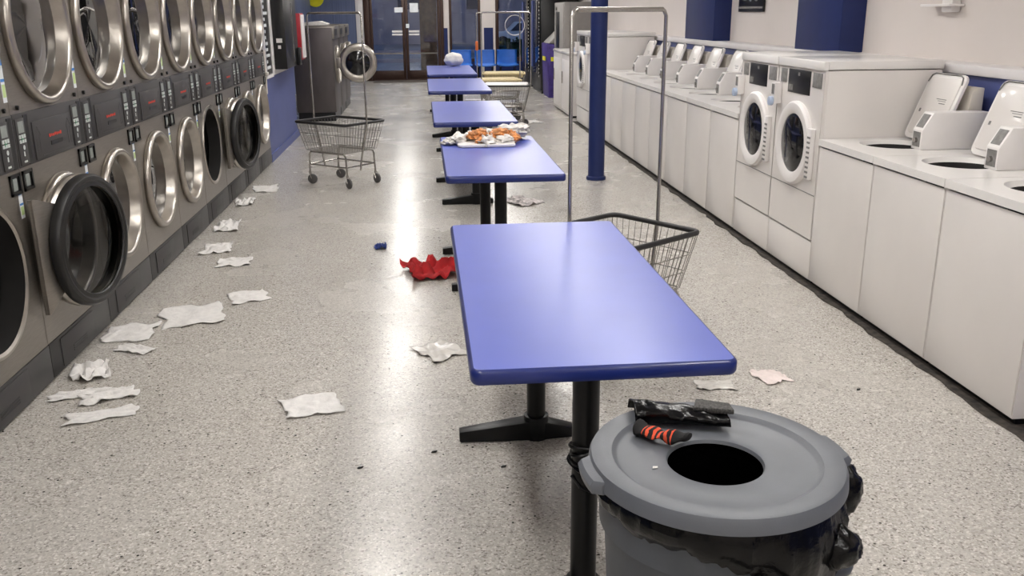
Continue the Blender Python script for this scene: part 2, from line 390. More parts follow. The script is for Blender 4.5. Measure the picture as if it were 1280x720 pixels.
def dryer(y0, label, open_low=False, first=False, sticker=True):
    t = thing('stacked_dryer', label, 'dryer', (XL, y0, 0), 0, 'row of stacked steel dryers')
    cyy = PW / 2; e = .003
    cab = MB(); D = .93
    cab.box(-D, -.004, e, e + .012, 0.02, 2.08); cab.box(-D, -.004, PW - e - .012, PW - e, .02, 2.08); cab.box(-D, -.004, e, PW - e, 2.065, 2.08); cab.box(-D, -D + .01, e, PW - e, .02, 2.08); cab.box(-D, -.02, e, PW - e, .02, .03); cab.box(-D, -.02, e + .012, PW - e - .012, 1.10, 1.12)
    cab.build('cabinet', STEEL_SIDE, t)
    u = MB(); u.plate_hole(0, e, PW - e, UZ0, 2.08, cyy, UZ, UR - .02); u.build('upper_front', STEEL, t)
    l = MB(); l.plate_hole(0, e, PW - e, .18, 1.003, cyy, LZ, LR - .02); l.build('lower_front', STEEL, t)
    for nm, r, z in (('upper_drum', UR, UZ), ('lower_drum', LR, LZ)):
        k = MB(); k.lathe([(r - .02, 0), (r - .02, -.10), (r + .03, -.12), (r + .03, -.7), (.001, -.72)], (0, cyy, z), 'x', 40); k.build(nm, PIT if (open_low and nm[0] == 'l') else DRUM, t, smooth=True)
    ho = ring_door(UR, t, 'upper_door'); ho.location = (.002, cyy + UR + .045, UZ)
    lo = ring_door(LR, t, 'lower_door'); lo.location = (.002, cyy + LR + .045, LZ)
    if open_low:
        hinge_plate(lo, LR); lo.rotation_euler = (0, 0, math.radians(170)); lo.location = (.045, cyy + LR + .06, LZ)
        r = MB(); r.lathe([(LR - .02, 0), (LR - .008, .008), (LR + .006, .006), (LR + .008, 0)], (0, cyy, LZ), 'x', 64); r.build('door_seat_ring', RING, t, smooth=True)
    # control band
    p = MB(); p.box(-.03, .006, e, PW - e, 1.003, UZ0); p.build('control_panel', PANEL, t, bevel=.002)
    cp = MB(); cp.box(.006, .012, .18, .635, 1.012, 1.185); cc = cp.build('coin_panel', PANEL, t, bevel=.003)
    q = MB()
    for s in (-1, 1):   # engraved arrows
        yc = .407 + s * .185; M = .012
        for (a, b_) in (((yc - .015, 1.04), (yc - .015, 1.12)), ((yc + .015, 1.04), (yc + .015, 1.12))):
            q.cyl((M, a[0], a[1]), (M, b_[0], b_[1]), .0012, 4)
        for pts in ([(yc - .03, 1.12), (yc, 1.16), (yc + .03, 1.12)],):
            q.tube([(M, a, b_) for a, b_ in pts], .0012, 4)
    q.box(.0125, .0135, .25, .57, 1.024, 1.027)
    q.build('arrow_marks', PANEL2, cc)
    q = MB(); q.box(.012, .014, .36, .50, 1.058, 1.078); q.build('coin_slot', BLACK, cc)
    q = MB()
    for i in range(7): q.box(.0122, .0135, .345 + i * .022, .345 + i * .022 + .018, 1.097 + .002 * (i % 2), 1.112 - .002 * (i % 3))
    q.build('red_lettering', RED, cc)
    for s, ya in (('a', .014), ('b', .662)):
        st = MB(); st.box(.006, .011, ya, ya + .088, 1.012, 1.215); so = st.build('display_strip', PANEL, t, bevel=.002)
        MB().box(.004, .0085, ya + .092, ya + .134, 1.008, 1.226).build('black_slot', BLACK, t)
        MB().box(.011, .0125, ya + .016, ya + .072, 1.152, 1.202).build('lcd_screen', LCD, so)
        w = MB()
        for i in range(3): w.box(.011, .014, ya + .012 + i * .024, ya + .028 + i * .024, 1.108, 1.122); w.box(.011, .014, ya + .012 + i * .024, ya + .028 + i * .024, 1.128, 1.144)
        w.lathe([(.011, .014), (.0005, .015)], (0, ya + .044, 1.088), 'x', 12); w.box(.011, .013, ya + .038, ya + .046, 1.05, 1.07); w.box(.011, .013, ya + .03, ya + .06, 1.022, 1.030)
        w.build('button', WBTN, so); MB().box(.011, .0135, ya + .034, ya + .054, 1.115, 1.138).build('green_button', GBTN, so)
        # coin window under the band
        yc = (.068 if s == 'a' else .752)
        fr_ = MB(); a, b_, z0, z1 = yc - .05, yc + .05, .898, .988
        fr_.box(0, .008, a, a + .012, z0, z1); fr_.box(0, .008, b_ - .012, b_, z0, z1); fr_.box(0, .008, a, b_, z0, z0 + .012); fr_.box(0, .008, a, b_, z1 - .012, z1); fr_.box(-.001, .002, a, b_, z0, z1)
        fo = fr_.build('coin_window', BLACK, t)
        MB().box(.002, .006, yc - .026, yc + .014, z0 + .02, z1 - .018).build('window_plate', LCD, fo)
        k = MB(); k.cyl((-.002, yc, 1.262), (.012, yc, 1.262), .008, 10); k.box(0, .012, yc - .004, yc + .004, 1.25, 1.262); k.build('lock', BLACK, t)
    if sticker:
        for zz, hh, yy in ((1.29, .18, .777), (.79, .12, .765)):
            s_ = MB(); s_.box(.0, .0015, yy, yy + .035, zz, zz + hh); so = s_.build('sticker', STK_W, t)
            s_ = MB(); s_.box(.0015, .002, yy, yy + .035, zz + hh * .86, zz + hh); s_.box(.0015, .002, yy, yy + .035, zz + hh * .48, zz + hh * .55); s_.build('blue_band', STK_B, so)
            s_ = MB(); s_.box(.0015, .002, yy + .003, yy + .032, zz + hh * .12, zz + hh * .42); s_.build('green_band', STK_G, so)
    # kick panel
    k = MB(); k.box(-.02, .004, e, PW - e, .012, .178); ko = k.build('kick_panel', KICK, t, bevel=.002)
    k = MB(); k.box(.004, .01, .12, .56, .025, .165); k.build('vent_cover', PANEL, ko, bevel=.003)
    k = MB()
    for i in range(3): k.box(.01, .0115, .26, .44, .055 + i * .012, .06 + i * .012)
    k.build('vent_slot', BLACK, ko)
    return t
ord_ = ['first', 'second', 'third', 'fourth', 'fifth', 'sixth', 'seventh', 'eighth', 'ninth']
labs = ['nearest stacked steel dryer at the left edge, lower door swung open, drum dark',
 'second stacked steel dryer, half hidden below by its neighbour\'s open black-rimmed door',
 'third stacked steel dryer from the near end, both round doors shut',
 'fourth stacked steel dryer from the near end, both round doors shut',
 'fifth stacked steel dryer from the near end, just before the dark open drum',
 'sixth stacked steel dryer from the near end, lower door open showing a dark drum hole',
 'seventh stacked steel dryer from the near end, behind the far open door',
 'eighth stacked steel dryer from the near end, both doors shut',
 'last stacked steel dryer, at the far end against the blue wall']
for i in range(-1, 8):
    dryer(4.127 + i * PW, labs[i + 1], open_low=i in (-1, 4), sticker=i < 7)

# things on the blue wall
t = thing('notice_board', 'narrow black board with rows of white characters beside the last dryer', 'sign', (XL - .019, 10.78, .98))
MB().box(0, .02, 0, .42, 0, 1.15).build('board', BLACK, t, bevel=.003)
ff = MB(); ff.box(0, .03, -.04, 0, -.02, 1.15); ff.box(0, .03, .42, .45, -.02, 1.15); ff.box(0, .03, -.04, .45, -.04, -.005); ff.build('white_frame', CAP, t)
for k in range(16):
    q = MB(); z = .06 + k * .067
    n_ = R.choice((1, 2, 3)); y = .09
    for j in range(n_): w = R.uniform(.05, .085); q.box(.02, .022, y, y + w, z, z + .035); y += w + .02
    q.build('white_print', STK_W, t)
t = thing('wall_vending_box', 'glossy black vending box with a white casing on the blue wall', 'vending machine', (XL - .019, 11.42, .98))
MB().box(0, .02, -.14, 1.14, -.03, .90).build('casing', CAP, t, bevel=.004)
MB().box(.02, .17, .0, 1.08, .03, .86).build('black_body', BLACK, t, bevel=.008); MB().box(.17, .176, .62, .68, .1, .8).build('chrome_strip', CHROME, t)
q = MB(); q.box(.06, .13, -.002, .0, .34, .39); q.box(.075, .11, -.002, .0, .27, .31); q.build('price_label', WPLAS, t)
q = MB(); q.box(.17, .21, .9, 1.08, .03, .25); q.build('coin_box', BLACK, t, bevel=.004)
t = thing('red_wall_cabinet', 'narrow red cabinet at the end of the blue wall beside the black vending box', 'cabinet', (XL - .019, 12.72, 1.06))
MB().box(0, .19, 0, .36, 0, .60).build('body', REDP, t, bevel=.006); MB().box(.19, .205, .02, .34, .02, .58).build('white_edge', CAP, t, bevel=.003)
t = MB().lathe([(.001, -.03), (.2, -.03), (.21, -.015), (.2, 0), (.001, 0)], (-2.62, YB - .002, 2.03), 'y', 40).build('round_sign', YELL); tag(t, 'round yellow sign high on the grey-blue back wall', 'sign')

# ------------------------------------------------------------------ steel washer-extractors at the back left
def big_washer(y0, w, label, opened=False, paper=False):
    t = thing('steel_washer', label, 'washer', (-1.40, y0, 0), 0, 'big steel washers by the entrance')
    MB().box(-.62, 0, .0, w - .02, .14, 1.44).build('body', STEEL_DARK, t, bevel=.012)
    MB().box(-.60, -.02, .01, w - .03, 0, .14).build('plinth', BLACK, t)
    MB().box(-.60, .03, .02, w - .04, 1.27, 1.47).build('control_hood', STEEL, t, bevel=.012)
    k = MB(); k.box(.03, .035, .12, .5, 1.32, 1.42); k.build('control_face', BLACK, t)
    r = MB(); r.lathe([(.30, 0), (.30, .03), (.27, .05), (.24, .03), (.23, -.0)], (0, w / 2, .86), 'x', 40); r.build('door_ring', RING, t, smooth=True)
    r = MB(); r.disc(.235, .01, (0, w / 2, .86), 'x'); r.build('drum_opening', PIT, t)
    d = thing('x', '', '', (.03, w / 2 + .33, .88)); bpy.data.objects.remove(d)
    if opened: hin, rot = (.05, .14, .90), math.radians(180 + 84)
    else: hin, rot = (.04, w / 2 - .32, .86), 0
    m_ = MB(); c = (0, .32, 0)
    m_.lathe([(.001, .05), (.15, .06), (.19, .05), (.20, .045), (.25, .06), (.29, .045), (.305, .02), (.30, -.03), (.24, -.05), (.001, -.05)], c, 'x', 48)
    do = m_.build('door', RING if opened else STEEL, t, smooth=True); do.location = hin
    g = MB(); g.lathe([(.185, .052), (.19, .062), (.17, .068), (.001, .075)], c, 'x', 40); g.build('door_glass', DGLASS, do, smooth=True)
    MB().box(-.02, .05, -.02, .06, -.08, .08).build('hinge', STEEL, do, bevel=.004)
    if opened:
        do.rotation_euler = (0, 0, math.radians(-86))
        for nm, mm in (('inner_glass', DGLASS),):
            g = MB(); g.lathe([(.19, -.05), (.17, -.075), (.1, -.095), (.001, -.1)], c, 'x', 40); g.build(nm, LCD, do, smooth=True)
            g = MB(); g.box(-.103, -.1, .26, .42, -.0, .13); g.build('blue_label', STK_B, do)
    return t
big_washer(14.85, 1.02, 'nearest big steel washer by the entrance, its round door swung wide open', True)
big_washer(15.9, 1.02, 'middle one of the big steel washers by the entrance')
big_washer(16.95, 1.02, 'farthest of the big steel washers, nearest the glass doors')
q = MB(); q.prism([(-.5, 0), (-.1, 0), (-.08, .03), (-.2, .07), (-.45, .05)], 'y', 0, .5)
o = q.build('folded_papers', PAPER, bevel=.01); o.location = (-1.40, 14.98, 1.472); tag(o, 'pile of white papers on top of the nearest big steel washer', 'papers')

# ------------------------------------------------------------------ tables
def rounded_rect(x0, x1, y0, y1, r, n=5):
    pts = []
    for cx, cy, a0 in ((x1 - r, y1 - r, 0), (x0 + r, y1 - r, 90), (x0 + r, y0 + r, 180), (x1 - r, y0 + r, 270)):
        for i in range(n + 1):
            a = math.radians(a0 + 90 * i / n); pts.append((cx + r * math.cos(a), cy + r * math.sin(a)))
    return pts
def table(y0, y1, label, x0=.095, x1=.812, rz=0, zt=.757, near=False):
    t = thing('folding_table', label, 'table', ((x0 + x1) / 2, (y0 + y1) / 2, 0), rz, 'row of blue laundry tables')
    w, l = (x1 - x0) / 2, (y1 - y0) / 2
    MB().prism(rounded_rect(-w + .010, w - .010, -l + .010, l - .010, .02), 'z', zt - .03, zt).build('table_top', TOPB, t)
    # bullnose edge
    e = MB(); prof = [(0.0, zt), (.005, zt - .002), (.010, zt - .009), (.010, zt - .034), (.005, zt - .042), (-.02, zt - .042), (-.02, zt - .031)]
    P = rounded_rect(-w + .010, w - .010, -l + .010, l - .010, .02, 6); n = len(P); vs = []; fs = []
    for i in range(n):
        a, b_, c = Vector(P[i - 1]), Vector(P[i]), Vector(P[(i + 1) % n]); tg = (c - a).normalized(); nr = Vector((tg.y, -tg.x))
        for d, z in prof: vs.append((b_.x + nr.x * d, b_.y + nr.y * d, z))
    k = len(prof)
    for i in range(n):
        j = (i + 1) % n
        for q in range(k - 1): fs.append((i * k + q, j * k + q, j * k + q + 1, i * k + q + 1))
    e.add(vs, fs); e.build('edge_band', EDGEB, t, smooth=True)
    MB().box(-w + .03, w - .03, -l + .03, l - .03, zt - .036, zt - .030).build('underside', BLACK, t)
    for s in (-1, 1):
        yc = (-l + (.072 if near else .26)) if s < 0 else l - .57
        xc = (.412 if near else .44) - (x0 + x1) / 2 if s < 0 else .405 - (x0 + x1) / 2
        c = MB(); c.cyl((xc, yc, .03), (xc, yc, zt - .042), .0375, 24); co = c.build('column', IRON, t, smooth=True)
        f = MB(); xl, xr = xc - .31, xc + .15
        f.add([(xl, yc - .028, .004), (xl, yc + .028, .004), (xl, yc + .026, .045), (xl, yc - .026, .045), (xc, yc - .045, .004), (xc, yc + .045, .004), (xc, yc + .04, .085), (xc, yc - .04, .085)],
              [(0, 1, 2, 3), (0, 4, 5, 1), (1, 5, 6, 2), (2, 6, 7, 3), (3, 7, 4, 0), (4, 7, 6, 5)])
        f.add([(xr, yc - .028, .004), (xr, yc + .028, .004), (xr, yc + .026, .045), (xr, yc - .026, .045), (xc, yc - .045, .004), (xc, yc + .045, .004), (xc, yc + .04, .085), (xc, yc - .04, .085)],
              [(3, 2, 1, 0), (1, 5, 4, 0), (2, 6, 5, 1), (3, 7, 6, 2), (0, 4, 7, 3), (4, 5, 6, 7)])
        f.cyl((xc, yc, .0), (xc, yc, .1), .05, 24)
        f.cyl((xl + .02, yc, 0), (xl + .02, yc, .02), .018, 12); f.cyl((xr - .02, yc, 0), (xr - .02, yc, .02), .018, 12)
        if near and s < 0:
            for v in f.v: v.z = v.z * .7 if v.z < .2 else v.z
        f.build('foot', IRON, t, bevel=.004)
        MB().box(xc - .22, xc + .22, yc - .03, yc + .03, zt - .058, zt - .042).build('top_bracket', IRON, t)
    return t
table(2.165, 3.87, 'nearest blue laundry table, in front beside the grey trash can', near=True)
table(5.09, 6.82, 'second blue table, holding the plastic bag of clothes', .105, .80)
table(7.75, 9.70, 'third blue table back, bare and bright, beyond the bag', .07, .80)
table(11.0, 13.2, 'fourth blue table back, beside the parked carts', .05, .82)
table(14.1, 16.6, 'farthest blue table, holding a round white bundle', .06, .83)

# cable coil round the nearest column
q = MB()
for k in range(4):
    z = .445 + k * .016 + R.uniform(-.004, .004); pts = []
    for i in range(24):
        a = 2 * PI * i / 24; rr = .044 + .005 * math.sin(a * 3 + k); pts.append((.412 + rr * math.cos(a), 2.237 + rr * math.sin(a), z + .012 * math.sin(a + k * 1.3)))
    q.tube(pts, .0045, 6, closed=True)
q.tube([(.452, 2.235, .43), (.482, 2.225, .455), (.497, 2.225, .44), (.487, 2.235, .42), (.462, 2.245, .41)], .0045, 6)
q.tube([(.372, 2.225, .41), (.392, 2.20, .385), (.432, 2.20, .365), (.447, 2.215, .372)], .004, 6)
tag(q.build('cable_coil', IRON, smooth=True), 'black cable looped round the nearest table column', 'cable')

# ------------------------------------------------------------------ laundry carts
def cart(loc, rz, label, rim_mat=CARTBLK, liner=None, tagcol=None, L_=.70, W_=.56, ztop=1.655):
    t = thing('laundry_cart', label, 'laundry cart', loc, rz, 'wire laundry carts')
    l, w = L_ / 2, W_ / 2; zr, zb = .625, .345; lb, wb = l * .80, w * .80
    rim = [(x, y, zr) for x, y in rounded_rect(-l, l, -w, w, .045, 4)]
    MB().tube(rim, .0135, 10, closed=True).build('rim_bumper', rim_mat, t, smooth=True)
    b = MB()
    def lerp(a, c, f): return a + (c - a) * f
    for f in (.0, .3, .62, .97):
        x, y, z = lerp(lb, l, f), lerp(wb, w, f), lerp(zb, zr, f)
        b.tube([(p[0], p[1], z) for p in rounded_rect(-x, x, -y, y, .03, 2)], .0028 if f else .004, 5, closed=True)
    nx, ny = 17, 13
    for i in range(nx):
        u = -1 + 2 * i / (nx - 1)
        for s in (-1, 1): b.tube([(u * l * .95, s * w, zr), (u * lb * .95, s * wb, zb)], .0018, 4)
    for i in range(ny):
        u = -1 + 2 * i / (ny - 1)
        for s in (-1, 1): b.tube([(s * l, u * w * .93, zr), (s * lb, u * wb * .93, zb)], .0018, 4)
    for i in range(1, nx - 1):
        u = -1 + 2 * i / (nx - 1); b.tube([(u * lb, -wb, zb), (u * lb, wb, zb)], .0018, 4)
    for i in range(1, 6):
        u = -1 + 2 * i / 6; b.tube([(-lb, u * wb, zb), (lb, u * wb, zb)], .0022, 4)
    b.build('wire_basket', WIRE, t)
    f = MB(); lx, wx = .25, .20
    for s in (-1, 1):   # hoop legs along length sides: bent tube up, along under the basket, down
        f.tube([(-lx - .01, s * wx, .125), (-lx, s * wx, .30), (-lx + .02, s * wx, .328), (lx - .02, s * wx, .328), (lx, s * wx, .30), (lx + .01, s * wx, .125)], .0095, 8)
        f.tube([(-lx, s * wx, .20), (lx, s * wx, .20)], .008, 8)
        f.tube([(s * lx, -wx, .20), (s * lx, wx, .20)], .008, 8)
    f.build('frame', CHROME, t, smooth=True)
    p = MB(); xp = l + .0155
    p.tube([(-lx - .0, 0, .15), (-lx - .01, 0, .22), (-xp, 0, zr + .0), (-xp, 0, ztop - .03), (-xp + .015, 0, ztop - .006), (-xp + .03, 0, ztop)], .0095, 10)
    p.tube([(lx + .0, 0, .15), (lx + .01, 0, .22), (xp, 0, zr + .0), (xp, 0, ztop - .03), (xp - .015, 0, ztop - .006), (xp - .03, 0, ztop)], .0095, 10)
    p.build('pole', CHROME, t, smooth=True)
    MB().tube([(-xp + .028, 0, ztop), (xp - .028, 0, ztop)], .0115, 10).build('hanging_bar', CHROME, t, smooth=True)
    for sx in (-1, 1):
        for sy in (-1, 1):
            c = MB(); x, y = sx * (lx + .01), sy * wx; a = R.uniform(-.6, .6)
            dx, dy = .022 * math.cos(a), .022 * math.sin(a); ax = Vector((-math.sin(a), math.cos(a), 0))
            c.cyl((x, y, .10), (x, y, .13), .012, 10)
            for q in (-1, 1):
                o_ = ax * .016 * q; c.tube([(x + o_.x, y + o_.y, .108), (x + dx + o_.x, y + dy + o_.y, .048)], .005, 6)
            c.cyl((x - ax.x * .018, y - ax.y * .018, .106), (x + ax.x * .018, y + ax.y * .018, .106), .006, 8)
            co = c.build('caster', CHROME, t, smooth=True)
            cen = Vector((x + dx, y + dy, .05)); MB().cyl(cen - ax * .011, cen + ax * .011, .05, 24).build('wheel', TIRE, co, bevel=.004)
    if liner: MB().prism(rounded_rect(-l * .93, l * .93, -w * .9, w * .9, .05), 'z', .56, .648).build('folded_liner', liner, t, bevel=.02)
    if tagcol:
        MB().box(-xp - .02, -xp + .02, -.02, .02, 1.08, 1.22).build('pole_tag', tagcol, t, bevel=.004)
    return t
cart((-.845, 9.22, 0), math.radians(-40), 'empty wire laundry cart standing alone near the left dryers')
cart((.90, 4.19, 0), math.radians(36), 'wire laundry cart behind the nearest blue table, by the white washers', L_=.60)
cart((1.22, 13.65, 0), math.radians(-8), 'black-rimmed cart, front one of the carts beside the fourth table', liner=WPLAS)
cart((1.20, 14.75, 0), math.radians(4), 'tan-lined cart behind the black-rimmed one, orange tag on its pole', rim_mat=TAN, liner=TAN, tagcol=mat('orange_tag', srgb(214, 110, 50), .5), L_=.66)
cart((1.42, 16.35, 0), math.radians(-5), 'tan-lined cart at the back of the parked carts, near the blue chairs', rim_mat=TAN, liner=TAN, L_=.74)
q = MB(); pts = [(.17 * math.cos(2 * PI * i / 30), 0, .17 * math.sin(2 * PI * i / 30)) for i in range(30)]; q.tube(pts, .006, 6, closed=True)
o = q.build('wire_hoop', WPLAS, smooth=True); o.location = (1.62, 16.32, 1.44); tag(o, 'white wire hoop hanging from the rear cart\'s bar', 'hoop')

# ------------------------------------------------------------------ top-loading washers
MW = .6835
def washer(y0, label, lid=True, w=MW, proto=[None]):
    if proto[0]:
        t = copy_tree(proto[0]); t.location = (XR, y0, 0); t['label'] = label; return t
    t = thing('top_load_washer', label, 'washing machine', (XR, y0, 0), 0, 'white top-loading washers'); proto[0] = t
    g = .003; D = .70
    b = MB(); b.box(.006, D, g, g + .02, .035, .868); b.box(.006, D, w - g - .02, w - g, .035, .868); b.box(D - .02, D, g + .02, w - g - .02, .035, .868); b.box(.006, D - .02, g + .02, w - g - .02, .035, .05); b.build('cabinet', WHITE, t)
    b = MB(); b.box(.0, .006, g + .004, w - g - .004, .038, .862); b.build('front_panel', WHITE, t, bevel=.004)
    b = MB(); b.box(.03, D - .02, g + .01, w - g - .01, 0, .035); b.build('toe_base', IRON, t)
    # top with an oval-fronted opening
    cx, cy, r = .33, .42, .172; top = MB(); n = 48
    x0, x1, y0_, y1_ = -.008, D, g, w - g
    vs = []; fs = []
    for i in range(n):
        a = 2 * PI * i / n; co, si = math.cos(a), math.sin(a)
        tt = min([((x1 - cx) / co) if co > 1e-6 else 9, ((x0 - cx) / co) if co < -1e-6 else 9, ((y1_ - cy) / si) if si > 1e-6 else 9, ((y0_ - cy) / si) if si < -1e-6 else 9])
        vs += [(cx + r * co, cy + r * si, .885), (cx + (r + .02) * co, cy + (r + .02) * si, .91), (cx + tt * co, cy + tt * si, .91), (cx + tt * co, cy + tt * si, .872)]
    for i in range(n):
        j = (i + 1) % n
        for q in range(3): fs.append((4 * i + q, 4 * i + q + 1, 4 * j + q + 1, 4 * j + q))
    cs = [(x1, y1_), (x0, y1_), (x0, y0_), (x1, y0_)]
    for (xx, yy) in cs:
        k = len(vs); vs += [(xx, yy, .91), (xx, yy, .872)]
        ang = math.atan2(yy - cy, xx - cx) % (2 * PI); i = int(ang / (2 * PI) * n) % n; j = (i + 1) % n
        fs += [(4 * i + 2, k, 4 * j + 2), (4 * i + 2, 4 * i + 3, k + 1, k), (4 * j + 3, 4 * j + 2, k, k + 1)]
    top.add(vs, fs); to = top.build('top', WHITE2, t, smooth=True)
    d = MB(); d.lathe([(r, .886), (r - .01, .870), (r - .012, .65), (.001, .62)], (cx, cy, 0), 'z', 40); d.build('tub', PIT, t, smooth=True)
    # coin meter case
    c = MB(); zb = .9105
    prof = [(.34, zb), (.34, zb + .105), (.395, zb + .20), (.72, zb + .20), (.72, zb)]
    c.prism(prof, 'y', .165, .265); mo = c.build('coin_meter', WPLAS, t, bevel=.004)
    c = MB(); c.box(.3385, .341, .178, .252, zb + .015, zb + .095); c.build('coin_recess', GREYP, mo)
    M = Matrix.Translation((.34, 0, zb + .105)) @ Matrix.Rotation(-math.atan2(.055, .095), 4, 'Y') if False else None
    c = MB(); n1 = Vector((-.095, 0, .055)).normalized() * .0015
    pts = [Vector((.348, .18, zb + .119)), Vector((.348, .25, zb + .119)), Vector((.388, .25, zb + .188)), Vector((.388, .18, zb + .188))]
    c.add([p + n1 for p in pts] + [p - n1 for p in pts], [(0, 1, 2, 3), (4, 7, 6, 5), (0, 4, 5, 1), (1, 5, 6, 2), (2, 6, 7, 3), (3, 7, 4, 0)]); c.build('slide_opening', GREYP, mo)
    c = MB(); c.cyl((.325, .215, zb + .05), (.345, .215, zb + .05), .014, 14); c.build('lock', CHROME, mo)
    # console
    c = MB(); c.prism([(.63, zb), (.665, zb + .30), (.70, zb + .32), (D + .035, zb + .32), (D + .035, zb)], 'y', .275, w - .02); c.build('console', CREAM, t, bevel=.005)
    # lid standing open against the console
    if lid:
        lo = bpy.data.objects.new('lid', None)
        l = MB(); wl, hl = .375, .40
        P = rounded_rect(0, wl, 0, hl, .045, 5)
        l.prism(P, 'x', 0, .022); lo = l.build('lid', WPLAS, t, bevel=.007)
        P2 = rounded_rect(.025, wl - .025, .03, hl - .03, .035, 5)
        i_ = MB(); i_.prism(P2, 'x', -.006, .002); i_.build('lid_liner', WHITE, lo, bevel=.003)
        i_ = MB(); i_.box(-.008, -.005, .17, .20, .13, .16); i_.box(-.008, -.005, .30, .315, .16, .18); i_.box(-.0075, -.005, .09, .15, .22, .225); i_.box(-.0075, -.005, .09, .19, .245, .249); i_.box(-.0075, -.005, .09, .17, .235, .238); i_.build('lid_print', GREYP, lo)
        i_ = MB(); i_.tube([(-.004, .015, hl - .06), (-.004, .03, hl - .02), (-.004, .06, hl - .008), (-.004, wl - .06, hl - .008), (-.004, wl - .03, hl - .02), (-.004, wl - .015, hl - .06)], .004, 6); i_.build('lid_seal', GREYP, lo)
        lo.location = (.50, .285, zb + .012); lo.rotation_euler = (0, math.radians(20), 0)
    return t
ys = [3.17, 3.17 + MW, 3.17 + 2 * MW]
washer(ys[0], 'nearest white top-loading washer, at the right edge of the picture')
washer(ys[1], 'second white top-loading washer from the near end, by the right edge')
washer(ys[2], 'third white top-loading washer, just before the tall front-loaders')
yn = 6.665
tl = ['first', 'second', 'third', 'fourth', 'fifth', 'sixth', 'seventh', 'last']
for i in range(8):
    washer(yn + i * .686, '%s white top-loader past the nearer pair of front-loaders, lid standing open' % tl[i])

# ------------------------------------------------------------------ front loaders on pedestals
def front_loader(y0, w, label, grp, zt=1.36):
    t = thing('front_load_washer', label, 'washing machine', (XR, y0, 0), 0, grp)
    g = .003; D = .72; cz = .84; cy = w * .50
    MB().box(.02, D, g, w - g, .28, zt - .055).build('cabinet', WHITE, t, bevel=.006)
    b = MB(); b.plate_hole(.0, g, w - g, .285, zt - .06, cy, cz, .215)
    b.box(-.0, .02, g, w - g, zt - .062, zt - .056); b.box(0, .02, g, g + .004, .285, zt - .06); b.box(0, .02, w - g - .004, w - g, .285, zt - .06); b.build('front', WHITE, t)
    MB().box(-.012, .02, g + .001, w - g - .001, zt - .055, zt).build('top_lip', WHITE2, t, bevel=.006)
    MB().box(.02, D + .01, g, w - g, zt - .05, zt).build('top', WHITE2, t, bevel=.006)
    MB().box(.006, D, g, w - g, .03, .272).build('pedestal', WHITE, t, bevel=.006)
    MB().box(.02, D - .01, g, w - g, .27, .285).build('pedestal_gap', GREYP, t)
    MB().box(.03, D - .02, g, w - g, 0, .03).build('toe_base', IRON, t)
    b = MB(); b.box(-.003, .0, g + .004, w - g - .004, .558, .562); b.build('panel_seam', GREYP, t)
    d = MB(); d.lathe([(.262, .0), (.262, -.018), (.25, -.032), (.215, -.036), (.185, -.022), (.18, -.0), (.19, .03)], (0, cy, cz), 'x', 56); do = d.build('door', WPLAS, t, smooth=True)
    d = MB(); d.lathe([(.187, -.018), (.16, -.026), (.001, -.034)], (0, cy, cz), 'x', 48); d.build('door_glass', DGLASS, do, smooth=True)
    d = MB(); d.box(-.03, -.0, cy - .295, cy - .235, cz - .19, cz + .12); d.build('door_handle', WPLAS, do, bevel=.006)
    k = MB()
    for i in range(9): k.box(-.0335, -.03, cy - .29, cy - .25, cz - .18 + i * .03, cz - .168 + i * .03)
    k.build('handle_ribs', GREYP, do)
    d = MB(); d.box(-.004, .002, w * .28, w * .76, zt - .215, zt - .068); p = d.build('display_panel', BLACK, t, bevel=.003)
    d = MB(); d.box(-.006, -.004, w * .50, w * .54, zt - .105, zt - .085); d.box(-.006, -.004, w * .64, w * .73, zt - .20, zt - .165); d.build('display_marks', GREYP, p)
    d = MB(); d.box(-.005, .001, w * .80, w * .935, zt - .16, zt - .072); d.build('dispenser_panel', GREYP, t, bevel=.002)
    d = MB(); d.box(-.005, .001, w * .05, w * .23, zt - .16, zt - .072); d.build('meter_panel', GREYP, t, bevel=.002)
    d = MB(); d.box(-.05, .0, w * .90, w * .99, zt - .30, zt - .165); m_ = d.build('coin_box', WPLAS, t, bevel=.004)
    d = MB(); d.box(-.052, -.05, w * .91, w * .97, zt - .24, zt - .175); d.build('coin_recess', GREYP, m_)
    d = MB(); d.cyl((-.075, w * .94, zt - .285), (-.05, w * .94, zt - .285), .03, 16); d.build('coin_knob', mat('pale_blue_knob', srgb(176, 190, 214), .4), m_, bevel=.003)
    return t
front_loader(5.225, .715, 'nearer of the two tall front-loaders between the top-loaders, black display', 'tall white front-loading washers')
front_loader(5.943, .715, 'farther of the two tall front-loaders between the top-loaders', 'tall white front-loading washers')
front_loader(12.18, .94, 'tall front-loader mostly hidden behind the round navy column', 'tall white front-loading washers', 1.385)
front_loader(13.13, .94, 'tall front-loader showing its round door just left of the navy column', 'tall white front-loading washers', 1.385)
# grime line where washers meet the floor
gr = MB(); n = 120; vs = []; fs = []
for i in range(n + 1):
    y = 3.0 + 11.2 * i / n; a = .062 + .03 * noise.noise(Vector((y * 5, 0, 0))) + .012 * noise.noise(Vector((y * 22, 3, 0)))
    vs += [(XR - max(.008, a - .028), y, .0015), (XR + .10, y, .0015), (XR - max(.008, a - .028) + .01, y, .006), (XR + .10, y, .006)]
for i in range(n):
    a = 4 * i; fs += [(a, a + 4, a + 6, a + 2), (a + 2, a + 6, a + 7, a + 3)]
gr.add(vs, fs); tag(gr.build('floor_grime', mat('grime', srgb(62, 56, 50), .9, noise_amt=.4, noise_scale=25)), 'dark grime and lint along the foot of the white washers', 'grime', kind='stuff')

